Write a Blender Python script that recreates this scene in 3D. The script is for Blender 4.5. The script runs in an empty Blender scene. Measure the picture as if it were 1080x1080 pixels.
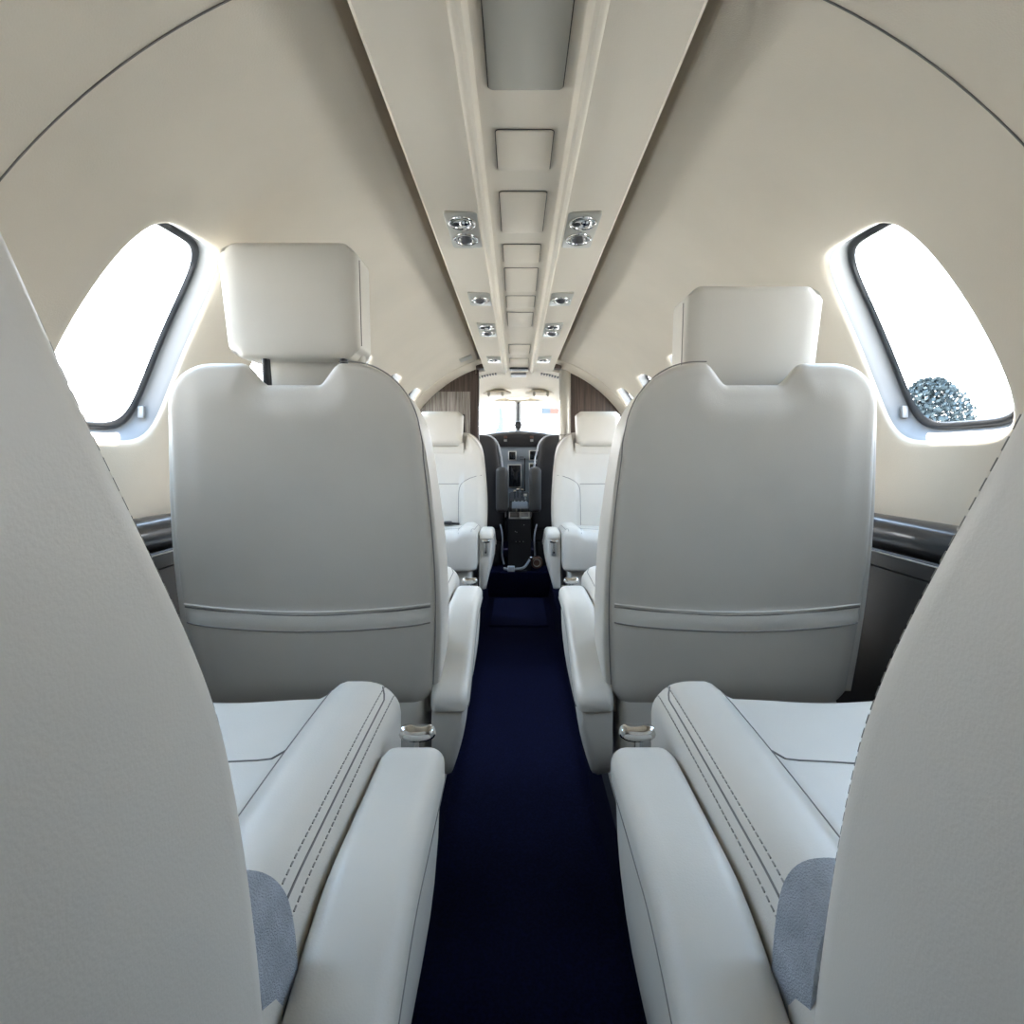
import bpy, bmesh, math, random
import numpy as np
from mathutils import Vector, Matrix
random.seed(4)
S = bpy.context.scene
COL = S.collection
R_ = math.radians

# ------------------------------------------------------------------ camera
cd = bpy.data.cameras.new('camera'); cam = bpy.data.objects.new('camera', cd); COL.objects.link(cam)
cam.location = (-0.012, 0.0, 0.95); cam.rotation_euler = (R_(90), 0, 0)
cd.sensor_width = 36; cd.lens = 20.0; cd.shift_x = -5/1080; cd.shift_y = -58/1080; cd.clip_start = 0.01
S.camera = cam
S.view_settings.view_transform = 'Standard'; S.view_settings.look = 'None'
S.view_settings.gamma = 1; S.view_settings.use_curve_mapping = False
S.view_settings.exposure = 1.15
# ------------------------------------------------------------------ world: bright hazy sky
w = bpy.data.worlds.new('sky'); S.world = w; w.use_nodes = True
nt = w.node_tree; bg = nt.nodes['Background']
tc = nt.nodes.new('ShaderNodeTexCoord'); sp = nt.nodes.new('ShaderNodeSeparateXYZ'); rp = nt.nodes.new('ShaderNodeValToRGB')
nt.links.new(tc.outputs['Generated'], sp.inputs[0]); nt.links.new(sp.outputs['Z'], rp.inputs[0]); nt.links.new(rp.outputs[0], bg.inputs['Color'])
rp.color_ramp.elements[0].position = 0.0; rp.color_ramp.elements[0].color = (1.0, 0.97, 0.93, 1)
rp.color_ramp.elements[1].position = 0.6; rp.color_ramp.elements[1].color = (0.50, 0.71, 1.0, 1)
bg.inputs['Strength'].default_value = 7.0
sd_ = bpy.data.lights.new('sun', 'SUN'); sd_.energy = 24; sd_.angle = R_(2.0); sd_.color = (1.0, 0.90, 0.76)
sun = bpy.data.objects.new('sun', sd_); COL.objects.link(sun); sun.rotation_euler = (R_(-27), 0, 0)
def portal(loc, rot, sx, sy):
    l = bpy.data.lights.new('sky_portal', 'AREA'); l.shape = 'RECTANGLE'; l.size = sx; l.size_y = sy
    l.cycles.is_portal = True
    o = bpy.data.objects.new('sky_portal', l); o.location = loc; o.rotation_euler = rot; COL.objects.link(o)

# ------------------------------------------------------------------ materials
def lin(c): return tuple(((v/255+0.055)/1.055)**2.4 if v > 10 else v/255/12.92 for v in c)
def mat(name, col, rough=0.5, metal=0.0, bump=0.0, scale=200, var=0.0, vscale=6, coat=0.0, sheen=0.0, spec=0.5):
    m = bpy.data.materials.new(name); m.use_nodes = True; t = m.node_tree; b = t.nodes['Principled BSDF']
    b.inputs['Base Color'].default_value = (*col, 1); b.inputs['Roughness'].default_value = rough
    b.inputs['Metallic'].default_value = metal; b.inputs['Coat Weight'].default_value = coat
    b.inputs['Specular IOR Level'].default_value = spec
    co = t.nodes.new('ShaderNodeTexCoord')
    if bump:
        n = t.nodes.new('ShaderNodeTexNoise'); n.inputs['Scale'].default_value = scale; n.inputs['Detail'].default_value = 3
        bp = t.nodes.new('ShaderNodeBump'); bp.inputs['Strength'].default_value = bump; bp.inputs['Distance'].default_value = 0.002
        t.links.new(co.outputs['Object'], n.inputs['Vector']); t.links.new(n.outputs[0], bp.inputs['Height'])
        t.links.new(bp.outputs[0], b.inputs['Normal'])
    if var:
        n = t.nodes.new('ShaderNodeTexNoise'); n.inputs['Scale'].default_value = vscale; n.inputs['Detail'].default_value = 4
        r = t.nodes.new('ShaderNodeValToRGB')
        r.color_ramp.elements[0].position = 0.3; r.color_ramp.elements[1].position = 0.7
        r.color_ramp.elements[0].color = (*[c*(1-var) for c in col], 1); r.color_ramp.elements[1].color = (*[min(1, c*(1+var)) for c in col], 1)
        t.links.new(co.outputs['Object'], n.inputs['Vector']); t.links.new(n.outputs[0], r.inputs[0])
        t.links.new(r.outputs[0], b.inputs['Base Color'])
    return m
M = {}
M['leather'] = mat('cream_leather', (0.64, 0.61, 0.545), 0.42, bump=0.10, scale=650, var=0.03, vscale=7)
M['seam'] = mat('leather_seam', (0.20, 0.19, 0.175), 0.7)
M['piping'] = mat('leather_piping', (0.64, 0.61, 0.545), 0.4)
M['thread'] = mat('stitch_thread', (0.30, 0.29, 0.26), 0.8)
M['liner'] = mat('headliner_suede', (0.665, 0.60, 0.50), 0.85, bump=0.2, scale=500, var=0.03, vscale=5)
M['panel'] = mat('headliner_panel', (0.685, 0.62, 0.52), 0.7, bump=0.1, scale=500)
M['greypanel'] = mat('grey_overhead_panel', (0.42, 0.405, 0.355), 0.85, spec=0.2)
M['gap'] = mat('panel_gap', (0.03, 0.03, 0.028), 0.8)
M['reveal'] = mat('window_reveal_plastic', (0.22, 0.225, 0.23), 0.5)
M['rubber'] = mat('black_rubber', (0.02, 0.022, 0.025), 0.35)
M['ledge'] = mat('glossy_black_ledge', (0.010, 0.011, 0.013), 0.32, coat=0.3)
M['darkwall'] = mat('charcoal_side_panel', (0.022, 0.022, 0.024), 0.55)
M['chrome'] = mat('polished_chrome', (0.62, 0.62, 0.61), 0.16, 1.0)
M['silver'] = mat('satin_silver', (0.55, 0.55, 0.52), 0.35, 0.8)
M['black'] = mat('matte_black', (0.012, 0.012, 0.013), 0.5)
M['darkgrey'] = mat('dark_grey_plastic', (0.045, 0.045, 0.047), 0.5)
M['cockleather'] = mat('charcoal_leather', (0.030, 0.030, 0.032), 0.45, bump=0.2, scale=400)
M['fleece'] = mat('pale_fleece_edge', (0.62, 0.66, 0.72), 0.9)
M['instr'] = mat('instrument_grey', (0.20, 0.23, 0.26), 0.45)
M['screen'] = mat('unlit_screen', (0.004, 0.005, 0.008), 0.08)
M['strapcloth'] = mat('grey_seat_belt_webbing', (0.40, 0.435, 0.48), 0.8, bump=0.8, scale=900, var=0.15, vscale=60)
M['lens'] = mat('lamp_lens', (0.12, 0.12, 0.125), 0.12, 0.3)
M['brown'] = mat('brown_case', (0.11, 0.055, 0.035), 0.5)
M['post'] = mat('champagne_post', (0.42, 0.39, 0.33), 0.35, 0.3)
M['apron'] = mat('concrete_apron', (0.55, 0.54, 0.50), 0.9, var=0.06, vscale=0.4)
M['hangar'] = mat('white_hangar', (0.80, 0.80, 0.80), 0.8)
M['paleblue'] = mat('pale_blue_steel', (0.042, 0.062, 0.070), 0.7)
M['signblue'] = mat('sign_blue', (0.020, 0.032, 0.042), 0.7)
M['signorange'] = mat('sign_orange', (0.075, 0.026, 0.014), 0.7)
M['leaf'] = mat('tree_leaves', (0.040, 0.054, 0.060), 1.0, spec=0.05)
M['bark'] = mat('tree_bark', (0.05, 0.045, 0.04), 0.9)

def carpet_mat(name, a, b):
    m = mat(name, a, 1.0, bump=1.0, scale=700, spec=0.1); t = m.node_tree; bs = t.nodes['Principled BSDF']
    co = t.nodes.new('ShaderNodeTexCoord'); v = t.nodes.new('ShaderNodeTexVoronoi'); v.inputs['Scale'].default_value = 160
    r = t.nodes.new('ShaderNodeValToRGB'); r.color_ramp.elements[0].color = (*a, 1); r.color_ramp.elements[1].color = (*b, 1)
    t.links.new(co.outputs['Object'], v.inputs['Vector']); t.links.new(v.outputs['Distance'], r.inputs[0]); t.links.new(r.outputs[0], bs.inputs['Base Color'])
    return m
M['carpet'] = carpet_mat('navy_carpet', (0.0010, 0.0014, 0.009), (0.0038, 0.005, 0.028))
M['matcloth'] = carpet_mat('navy_mat', (0.002, 0.0028, 0.014), (0.007, 0.009, 0.038))

def wood_mat(name, c1, c2, c3):
    m = mat(name, c1, 0.4, coat=0.1); t = m.node_tree; b = t.nodes['Principled BSDF']
    co = t.nodes.new('ShaderNodeTexCoord'); mp = t.nodes.new('ShaderNodeMapping'); mp.inputs['Scale'].default_value = (70, 70, 2.2)
    n = t.nodes.new('ShaderNodeTexNoise'); n.inputs['Scale'].default_value = 1.6; n.inputs['Detail'].default_value = 5; n.inputs['Roughness'].default_value = 0.65
    r = t.nodes.new('ShaderNodeValToRGB'); e = r.color_ramp.elements
    e[0].position = 0.32; e[0].color = (*c1, 1); e[1].position = 0.72; e[1].color = (*c3, 1)
    k = e.new(0.5); k.color = (*c2, 1)
    t.links.new(co.outputs['Object'], mp.inputs[0]); t.links.new(mp.outputs[0], n.inputs['Vector']); t.links.new(n.outputs[0], r.inputs[0]); t.links.new(r.outputs[0], b.inputs['Base Color'])
    return m
M['wood'] = wood_mat('dark_striped_veneer', (0.022, 0.014, 0.010), (0.062, 0.040, 0.030), (0.105, 0.075, 0.060))
M['wood2'] = wood_mat('grey_striped_veneer', (0.07, 0.052, 0.042), (0.21, 0.185, 0.16), (0.34, 0.31, 0.28))
gm = bpy.data.materials.new('clear_pane'); gm.use_nodes = True; t = gm.node_tree; t.nodes.clear()
o_ = t.nodes.new('ShaderNodeOutputMaterial'); mx = t.nodes.new('ShaderNodeMixShader'); tr = t.nodes.new('ShaderNodeBsdfTransparent'); gl = t.nodes.new('ShaderNodeBsdfGlossy'); fr = t.nodes.new('ShaderNodeFresnel')
gl.inputs['Roughness'].default_value = 0.02; fr.inputs['IOR'].default_value = 1.3; tr.inputs['Color'].default_value = (0.98, 0.98, 0.98, 1)
mx.inputs[0].default_value = 0.03; t.links.new(tr.outputs[0], mx.inputs[1]); t.links.new(gl.outputs[0], mx.inputs[2]); t.links.new(mx.outputs[0], o_.inputs[0])
M['pane'] = gm

# ------------------------------------------------------------------ helpers
def link(name, bm, m, parent=None, smooth=True, angle=40):
    bmesh.ops.recalc_face_normals(bm, faces=bm.faces)
    me = bpy.data.meshes.new(name); bm.to_mesh(me); bm.free()
    if smooth:
        me.polygons.foreach_set('use_smooth', [True]*len(me.polygons))
        if angle: me.set_sharp_from_angle(angle=R_(angle))
    me.materials.append(M[m] if isinstance(m, str) else m)
    o = bpy.data.objects.new(name, me); COL.objects.link(o)
    if parent: o.parent = parent
    return o
def tag(o, label=None, cat=None, group=None, kind=None):
    if label: o['label'] = label
    if cat: o['category'] = cat
    if group: o['group'] = group
    if kind: o['kind'] = kind
    return o
def struct(o): o['kind'] = 'structure'; return o
def empty(name, loc, label, cat, group=None, rz=0):
    o = bpy.data.objects.new(name, None); COL.objects.link(o); o.location = loc; o.rotation_euler = (0, 0, rz); o.empty_display_size = 0.05
    return tag(o, label, cat, group)
def part(o, label=None):
    if label: o['label'] = label
    return o
def box(bm, lo, hi, bev=0.0, seg=3, mtx=None):
    c = [(lo[i]+hi[i])/2 for i in range(3)]; s = [abs(hi[i]-lo[i]) for i in range(3)]
    g = bmesh.ops.create_cube(bm, size=1.0); vs = g['verts']
    bmesh.ops.scale(bm, vec=s, verts=vs)
    if bev > 0:
        es = list({e for v in vs for e in v.link_edges})
        r = bmesh.ops.bevel(bm, geom=es, offset=min(bev, min(s)*0.49), segments=seg, affect='EDGES', profile=0.5)
        vs = list({v for f in r['faces'] for v in f.verts} | {v for v in vs if v.is_valid})
    bmesh.ops.translate(bm, vec=c, verts=vs)
    if mtx is not None: bmesh.ops.transform(bm, matrix=mtx, verts=vs)
    return vs
def BX(lo, hi, bev=0.0, seg=3):
    bm = bmesh.new(); box(bm, lo, hi, bev, seg); return bm
def tube(bm, pts, r, n=8, closed=False):
    pts = [Vector(p) for p in pts]; N = len(pts); rings = []; up = None
    for i in range(N):
        if closed: d = pts[(i+1) % N]-pts[i-1]
        else: d = pts[min(i+1, N-1)]-pts[max(i-1, 0)]
        d.normalize()
        if up is None: up = Vector((0, 0, 1)) if abs(d.z) < 0.9 else Vector((1, 0, 0))
        a = d.cross(up)
        if a.length < 1e-4: a = d.cross(Vector((1, 0.3, 0)))
        a.normalize(); b = a.cross(d).normalized(); up = b
        rr = r[i] if isinstance(r, (list, tuple)) else r
        rings.append([bm.verts.new(pts[i]+(a*math.cos(2*math.pi*k/n)+b*math.sin(2*math.pi*k/n))*rr) for k in range(n)])
    for i in range(N if closed else N-1):
        A = rings[i]; B = rings[(i+1) % N]
        for k in range(n): bm.faces.new((A[k], A[(k+1) % n], B[(k+1) % n], B[k]))
    if not closed:
        bm.faces.new(rings[0]); bm.faces.new(rings[-1])
def TB(pts, r, n=8, closed=False):
    bm = bmesh.new(); tube(bm, pts, r, n, closed); return bm
def loft(bm, secs, closed=True, caps=True):
    rings = [[bm.verts.new(p) for p in s] for s in secs]; n = len(rings[0])
    for i in range(len(rings)-1):
        for k in range(n if closed else n-1):
            bm.faces.new((rings[i][k], rings[i][(k+1) % n], rings[i+1][(k+1) % n], rings[i+1][k]))
    if caps and closed: bm.faces.new(rings[0]); bm.faces.new(rings[-1])
    return rings
def ribbon(bm, pts, wdir, w, th):
    secs = []
    pts = [Vector(p) for p in pts]; wd = Vector(wdir).normalized()
    for i, p in enumerate(pts):
        d = (pts[min(i+1, len(pts)-1)]-pts[max(i-1, 0)]).normalized()
        nrm = d.cross(wd).normalized(); wv = nrm.cross(d).normalized()
        secs.append([p+wv*w/2+nrm*th/2, p-wv*w/2+nrm*th/2, p-wv*w/2-nrm*th/2, p+wv*w/2-nrm*th/2])
    loft(bm, secs)
def smoothpts(ctrl, n=8):
    P = [Vector(c) for c in ctrl]; out = []
    for i in range(len(P)-1):
        p0 = P[max(i-1, 0)]; p1 = P[i]; p2 = P[i+1]; p3 = P[min(i+2, len(P)-1)]
        for k in range(n):
            t = k/n
            out.append(0.5*((2*p1)+(p2-p0)*t+(2*p0-5*p1+4*p2-p3)*t*t+(3*p1-p0-3*p2+p3)*t**3))
    out.append(P[-1]); return out
def sphere(bm, c, r, sc=(1, 1, 1), seg=20):
    g = bmesh.ops.create_uvsphere(bm, u_segments=seg, v_segments=seg//2, radius=r)
    bmesh.ops.scale(bm, vec=sc, verts=g['verts']); bmesh.ops.translate(bm, vec=c, verts=g['verts'])
def cyl(bm, c, r, h, axis='Z', seg=24, r2=None):
    g = bmesh.ops.create_cone(bm, segments=seg, radius1=r, radius2=r if r2 is None else r2, depth=h, cap_ends=True)
    if axis == 'Y': bmesh.ops.rotate(bm, cent=(0, 0, 0), matrix=Matrix.Rotation(R_(90), 3, 'X'), verts=g['verts'])
    if axis == 'X': bmesh.ops.rotate(bm, cent=(0, 0, 0), matrix=Matrix.Rotation(R_(90), 3, 'Y'), verts=g['verts'])
    bmesh.ops.translate(bm, vec=c, verts=g['verts'])
def er(d, r):
    q = np.clip(r-d, 0, r); return r-np.sqrt(np.maximum(r*r-q*q, 0))
def sstep(a, b, x):
    t = np.clip((x-a)/(b-a), 0, 1); return t*t*(3-2*t)
class Slab:
    """upholstered pad: 2-D outline by (u,t) map, front and rear height fields, rounded edges"""
    def __init__(s, fmap, hf, hr, tomap, nu=64, nt=44, extra_u=()):
        e = np.array([0, .004, .010, .019, .032, .05])
        us = np.unique(np.round(np.concatenate([-1+2*e, np.linspace(-1+.13, 1-.13, nu), 1-2*e[::-1], np.array(extra_u)]) if len(extra_u) else np.concatenate([-1+2*e, np.linspace(-1+.13, 1-.13, nu), 1-2*e[::-1]]), 5))
        ts = np.concatenate([e, np.linspace(.07, .93, nt), 1-e[::-1]])
        U, T = np.meshgrid(us, ts, indexing='ij'); A, B = fmap(U, T)
        bd = np.concatenate([np.stack([A[:, 0], B[:, 0]], 1), np.stack([A[-1, :], B[-1, :]], 1), np.stack([A[::-1, -1], B[::-1, -1]], 1), np.stack([A[0, ::-1], B[0, ::-1]], 1)])
        a = bd; b = np.roll(bd, -1, 0); s.sa, s.sb = a, b
        s.hf, s.hr, s.tomap = hf, hr, tomap
        D = s.dist(A, B)
        D[0, :] = 0; D[-1, :] = 0; D[:, 0] = 0; D[:, -1] = 0
        F = hf(A, B, D); G = hr(A, B, D)
        bm = bmesh.new(); nU, nT = A.shape
        vf = [[bm.verts.new(tomap(A[i, j], B[i, j], F[i, j])) for j in range(nT)] for i in range(nU)]
        vr = [[bm.verts.new(tomap(A[i, j], B[i, j], G[i, j])) for j in range(nT)] for i in range(nU)]
        for V in (vf, vr):
            for i in range(nU-1):
                for j in range(nT-1): bm.faces.new((V[i][j], V[i+1][j], V[i+1][j+1], V[i][j+1]))
        idx = [(i, 0) for i in range(nU)]+[(nU-1, j) for j in range(1, nT)]+[(i, nT-1) for i in range(nU-2, -1, -1)]+[(0, j) for j in range(nT-2, 0, -1)]
        for q in range(len(idx)):
            i, j = idx[q]; k, l = idx[(q+1) % len(idx)]
            bm.faces.new((vf[i][j], vf[k][l], vr[k][l], vr[i][j]))
        s.bm = bm
    def dist(s, A, B):
        p = np.stack([np.ravel(A), np.ravel(B)], 1); out = np.full(len(p), 1e9)
        for a, b in zip(s.sa, s.sb):
            d = b-a; L = d@d
            if L < 1e-12: continue
            t = np.clip(((p-a)@d)/L, 0, 1); q = p-a-np.outer(t, d); out = np.minimum(out, np.hypot(q[:, 0], q[:, 1]))
        return out.reshape(np.shape(A))
    def pt(s, a, b, side='f', off=0.0):
        A = np.array([a]); B = np.array([b]); D = s.dist(A, B); h = (s.hf if side == 'f' else s.hr)(A, B, D)[0]
        return Vector(s.tomap(a, b, h+off))
def stitches(bm, pts, step=0.0075, ln=0.0045, r=0.0009):
    acc = 0; pts = [Vector(p) for p in pts]; last = 0
    for i in range(len(pts)-1):
        d = pts[i+1]-pts[i]; L = d.length
        if L < 1e-6: continue
        d /= L; s = last
        while s < L:
            c = pts[i]+d*s; a = c-d*ln/2; b = c+d*ln/2
            tube(bm, [a, b], r, 4); s += step
        last = s-L

# ------------------------------------------------------------------ cabin shell
CZ, CR = 0.772, 0.77
def pc(th, r=CR, sx=1): return (sx*r*math.sin(th), CZ+r*math.cos(th))
Y0, Y1 = -1.15, 3.40
WC = [0.46, 1.0, 1.54, 2.08, 2.62, 3.14]  # first entry: unseen aftmost pair, added for light on the near seats
HW = 0.20
TH0, TH1, TH2 = R_(40), R_(79), R_(93)
NS = 16
ylines = [Y0]; cells = []
for c in WC:
    a, b = c-HW, min(c+HW, Y1-0.01)
    prev = ylines[-1]
    for k in range(1, 5):
        ylines.append(prev+(a-prev)*k/4)
    i0 = len(ylines)-1
    for k in range(1, NS+1): ylines.append(a+(b-a)*k/NS)
    cells.append((i0, c))
ylines.append(Y1)
QUAD = [(-0.150, R_(45.5)), (0.062, R_(45.0)), (0.150, R_(74.5)), (-0.155, R_(74.5))]   # near-top, far-top, far-bottom, near-bottom
def win_pt(p, q, shrink=0.0):
    # p,q in -1..1 ; p along Y, q down
    n = 5.0; ax, ay = abs(p), abs(q); m = max(ax, ay, 1e-9); ux, uy = p/m, q/m
    r = 1/((abs(ux)**n+abs(uy)**n)**(1/n)); sx, sy = ux*r*m, uy*r*m
    a = (sx+1)/2; b = (sy+1)/2
    if shrink:
        a = 0.5+(a-0.5)*(1-shrink/0.12); b = 0.5+(b-0.5)*(1-shrink/0.19)
    y = (QUAD[0][0]*(1-a)+QUAD[1][0]*a)*(1-b)+(QUAD[3][0]*(1-a)+QUAD[2][0]*a)*b
    th = (QUAD[0][1]*(1-a)+QUAD[1][1]*a)*(1-b)+(QUAD[3][1]*(1-a)+QUAD[2][1]*a)*b
    y += 0.022*math.sin(math.pi*min(1, max(0, b)))*max(0, a)
    return y, th
def sq_perim():
    out = []
    for k in range(NS): out.append((-1+2*k/NS, -1))
    for k in range(NS): out.append((1, -1+2*k/NS))
    for k in range(NS): out.append((1-2*k/NS, 1))
    for k in range(NS): out.append((-1, 1-2*k/NS))
    return out
PER = sq_perim()
thl = [TH0+(TH1-TH0)*k/NS for k in range(NS+1)]+[TH1+(TH2-TH1)*k/4 for k in range(1, 5)]
wn = 0
for sx, side in ((-1, 'left'), (1, 'right')):
    bm = bmesh.new(); vd = {}
    def V(y, th, r=CR):
        key = (round(y, 5), round(th, 5), round(r, 5))
        if key not in vd:
            x, z = pc(th, r, sx); vd[key] = bm.verts.new((x, y, z))
        return vd[key]
    skip = set()
    for i0, c in cells:
        for i in range(i0, i0+NS): skip.add(i)
    for i in range(len(ylines)-1):
        for j in range(len(thl)-1):
            if i in skip and j < NS: continue
            bm.faces.new((V(ylines[i], thl[j]), V(ylines[i+1], thl[j]), V(ylines[i+1], thl[j+1]), V(ylines[i], thl[j+1])))
    for i0, c in cells:
        ya, yb = ylines[i0], ylines[i0+NS]
        rings = []
        L = [0, .35, .62, .8, .9, .96, 1.0]
        for li, l in enumerate(L):
            ring = []
            for p, q in PER:
                ox = ya+(yb-ya)*(p+1)/2; ot = TH0+(TH1-TH0)*(q+1)/2
                if l == 0:
                    ring.append(V(ylines[i0+round((p+1)/2*NS)], thl[round((q+1)/2*NS)]))
                else:
                    wy, wt = win_pt(p, q); wy += c
                    y = ox+(wy-ox)*l; th = ot+(wt-ot)*l
                    dr = 0.0 if l < 0.9 else (0.0015 if l < .95 else (0.004 if l < .99 else 0.010))
                    x, z = pc(th, CR+dr, sx); ring.append(bm.verts.new((x, y, z)))
            rings.append(ring)
        for A, B in zip(rings[:-1], rings[1:]):
            for k in range(len(A)): bm.faces.new((A[k], A[(k+1) % len(A)], B[(k+1) % len(A)], B[k]))
    struct(link('wall_'+side, bm, 'liner', angle=60))
    # windows: moulded reveal, rubber gasket, pane
    for i0, c in cells:
        wn += 1
        def ring(r, sh): 
            out = []
            for p, q in PER:
                y, th = win_pt(p, q, sh); x, z = pc(th, r, sx); out.append((x, y+c, z))
            return out
        bm = bmesh.new(); loft(bm, [ring(CR+0.009, 0.0), ring(CR+0.016, 0.003), ring(CR+0.038, 0.007), ring(CR+0.044, 0.012)], caps=False)
        wo = struct(link('window_%d' % wn, bm, 'reveal', angle=50))
        bm = bmesh.new(); loft(bm, [ring(CR+0.0430, 0.010), ring(CR+0.0405, 0.013), ring(CR+0.0405, 0.020), ring(CR+0.046, 0.023)], caps=False)
        link('gasket', bm, 'rubber', wo, angle=60)
        bm = bmesh.new(); rr = [ring(CR+0.045, 0.020), ring(CR+0.045, 0.06)]
        loft(bm, rr, caps=False)
        bm.verts.ensure_lookup_table(); n = len(PER); bm.faces.new([bm.verts[n+k] for k in range(n)])
        link('pane', bm, 'pane', wo, smooth=False)
        if c < 0.5:      # added unseen pleated blocker, cuts light through the lower part of the aftmost windows
            bm = bmesh.new(); secs = []
            for k in range(29):
                th = R_(61.5)+(R_(78)-R_(61.5))*k/28; secs.append([pc(th, CR+0.022+(0.004 if k % 2 else 0), sx)])
            secs = [[(q[0][0], c-0.19, q[0][1]), (q[0][0], c+0.185, q[0][1])] for q in secs]
            loft(bm, secs, closed=False); link('pleated_light_blocker', bm, 'liner', wo, smooth=False)
        # a small latch tab low on the reveal's forward side
        y, th = c+0.125, R_(70.5); x, z = pc(th, CR+0.03, sx)
        bm = bmesh.new(); box(bm, (x-0.006, y-0.004, z-0.012), (x+0.006, y+0.004, z+0.012), 0.002); link('latch', bm, 'reveal', wo)
        x, z = pc(R_(59), CR+0.08, sx)
        portal((x, c, z), (0, sx*R_(59)+ (0), 0), 0.46, 0.36)
# top headliner
bm = bmesh.new(); secs = []
for y in ylines:
    TA = R_(18.2)
    h = [(CR*math.sin(TH0+(TA-TH0)*k/14), y, CZ+CR*math.cos(TH0+(TA-TH0)*k/14)) for k in range(15)]
    h += [(0.2375, y, 1.5060), (0.2360, y, 1.5100), (0.2355, y, 1.575)]
    secs.append([(-a, b, c) for a, b, c in h]+h[::-1])
loft(bm, secs, closed=False)
struct(link('ceiling', bm, 'liner', angle=60))
# lower side panels and floors
for sx, side in ((-1, 'left'), (1, 'right')):
    bm = bmesh.new()
    prof = [(0.769, 0.735), (0.700, 0.732), (0.695, 0.60), (0.690, 0.30), (0.62, 0.12)]
    loft(bm, [[(sx*x, y, z) for x, z in prof] for y in (Y0, 1.0, 2.2, Y1)], closed=False)
    struct(link('baseboard_'+side, bm, 'darkwall', angle=20))
bm = bmesh.new()
prof = [(-0.70, 0.12), (-0.24, 0.12), (-0.215, 0.10), (-0.20, 0.004), (-0.19, 0.0), (0.19, 0.0), (0.20, 0.004), (0.215, 0.10), (0.24, 0.12), (0.70, 0.12)]
loft(bm, [[(x, y, z) for x, z in prof] for y in (Y0, 1.0, 2.2, 3.95)], closed=False)
struct(link('floor', bm, 'carpet', angle=30))
struct(link('floor_cockpit', BX((-0.62, 3.85, 0.0), (0.62, 5.3, 0.17), 0.008), 'carpet', angle=30))
# aft wall behind the camera
bm = bmesh.new(); ring = [pc(R_(a), CR) for a in range(-93, 94, 3)]
f = [bm.verts.new((x, Y0, z)) for x, z in ring]+[bm.verts.new((0.72, Y0, 0.0)), bm.verts.new((-0.72, Y0, 0.0))]; bm.faces.new(f)
box(bm, (-0.26, Y0-0.01, 1.45), (0.26, Y0+0.001, 1.60))
struct(link('wall_aft', bm, 'wood2', smooth=False))
bm = bmesh.new(); xs = [-0.26+0.52*k/26 for k in range(27)]
pl_ = [(x, 0.895+0.59*math.sqrt(1-(x/0.743)**2)) for x in xs]+[(0.26, 1.60), (-0.26, 1.60)]
loft(bm, [[(x, y, z) for x, z in pl_] for y in (3.400, 3.425)])
struct(link('trim_6', bm, 'panel', angle=30))
# hoop seams in the headliner
for i, y in enumerate((0.64,)):
    bm = TB([(CR*math.sin(R_(a))*0.999, y, CZ+CR*math.cos(R_(a))*0.999) for a in np.linspace(-88, 88, 90) if abs(a) > 18], 0.0012, 5)
    struct(link('trim_%d' % (i+3), bm, 'seam'))
# central dropped ceiling panel with two ribs
def panel_prof(y):
    h = [(0.200, 1.470), (0.1985, 1.452), (0.193, 1.4465), (0.186, 1.446), (0.10, 1.4410), (0.0880, 1.4385), (0.0850, 1.4310), (0.0820, 1.4285), (0.0765, 1.4280), (0.0715, 1.4310), (0.0690, 1.4440), (0.0660, 1.4490), (0.062, 1.4500), (0.0, 1.4500)]
    return [(-x, y, z) for x, z in h]+[(x, y, z) for x, z in h[:-1][::-1]]
bm = bmesh.new(); pr = [panel_prof(y) for y in (Y0, 0.6, 1.4, 2.2, 3.30)]
pr = [[(-0.15, s[0][1], 1.52)]+s+[(0.15, s[0][1], 1.52)] for s in pr]
loft(bm, pr, closed=True)
struct(link('trim_1', bm, 'panel', angle=35))
# arch ring at the forward partition
bm = bmesh.new(); secs = []
for a in np.linspace(-95, 95, 90):
    s_, c_ = math.sin(R_(a)), math.cos(R_(a))
    secs.append([(s_*r, y, CZ+c_*r) for r, y in ((0.772, 3.26), (0.768, 3.26), (0.757, 3.30), (0.746, 3.375), (0.746, 3.395), (0.775, 3.395))])
loft(bm, secs)
struct(link('trim_2', bm, 'liner', angle=50))

# ------------------------------------------------------------------ forward partitions
def part_panel(sx, x0, x1, z0, z1max, y0, y1, m, name, parent=None, R=0.764):
    bm = bmesh.new(); pts = []
    n = 24
    def top(x): return min(z1max, CZ+math.sqrt(max(R*R-x*x, 0)))
    for k in range(n+1):
        x = x0+(x1-x0)*k/n; pts.append((sx*x, top(x)))
    pts += [(sx*x1, z0), (sx*x0, z0)]
    loft(bm, [[(x, y, z) for x, z in pts] for y in (y0, y1)])
    return link(name, bm, m, parent, angle=30)
wl = struct(part_panel(-1, 0.245, 0.70, 0.0, 3, 3.40, 3.45, 'wood', 'wall_forward_left'))
part_panel(-1, 0.288, 0.69, 0.02, 1.34, 3.392, 3.401, 'wood2', 'inset_panel', wl)
link('slot', BX((-0.335, 3.388, 1.085), (-0.322, 3.393, 1.205), 0.002), 'black', wl)
link('slot_trim', BX((-0.343, 3.388, 1.085), (-0.336, 3.393, 1.205), 0.001), 'reveal', wl)
wr = struct(part_panel(1, 0.245, 0.70, 0.0, 3, 3.40, 3.45, 'wood', 'wall_forward_right'))
bm = bmesh.new(); secs = []
for z in (0.0, 0.5, 1.08, 1.4875):
    secs.append([(0.245+0.066*(0.5-0.5*math.cos(math.pi*k/10)), 3.40-0.03*math.sin(math.pi*k/10), z) for k in range(11)])
loft(bm, secs); pr_ = link('edge_post', bm, 'post', wr, angle=60)
link('joint_line', BX((0.246, 3.3665, 1.078), (0.311, 3.399, 1.0815)), 'gap', wr)
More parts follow.
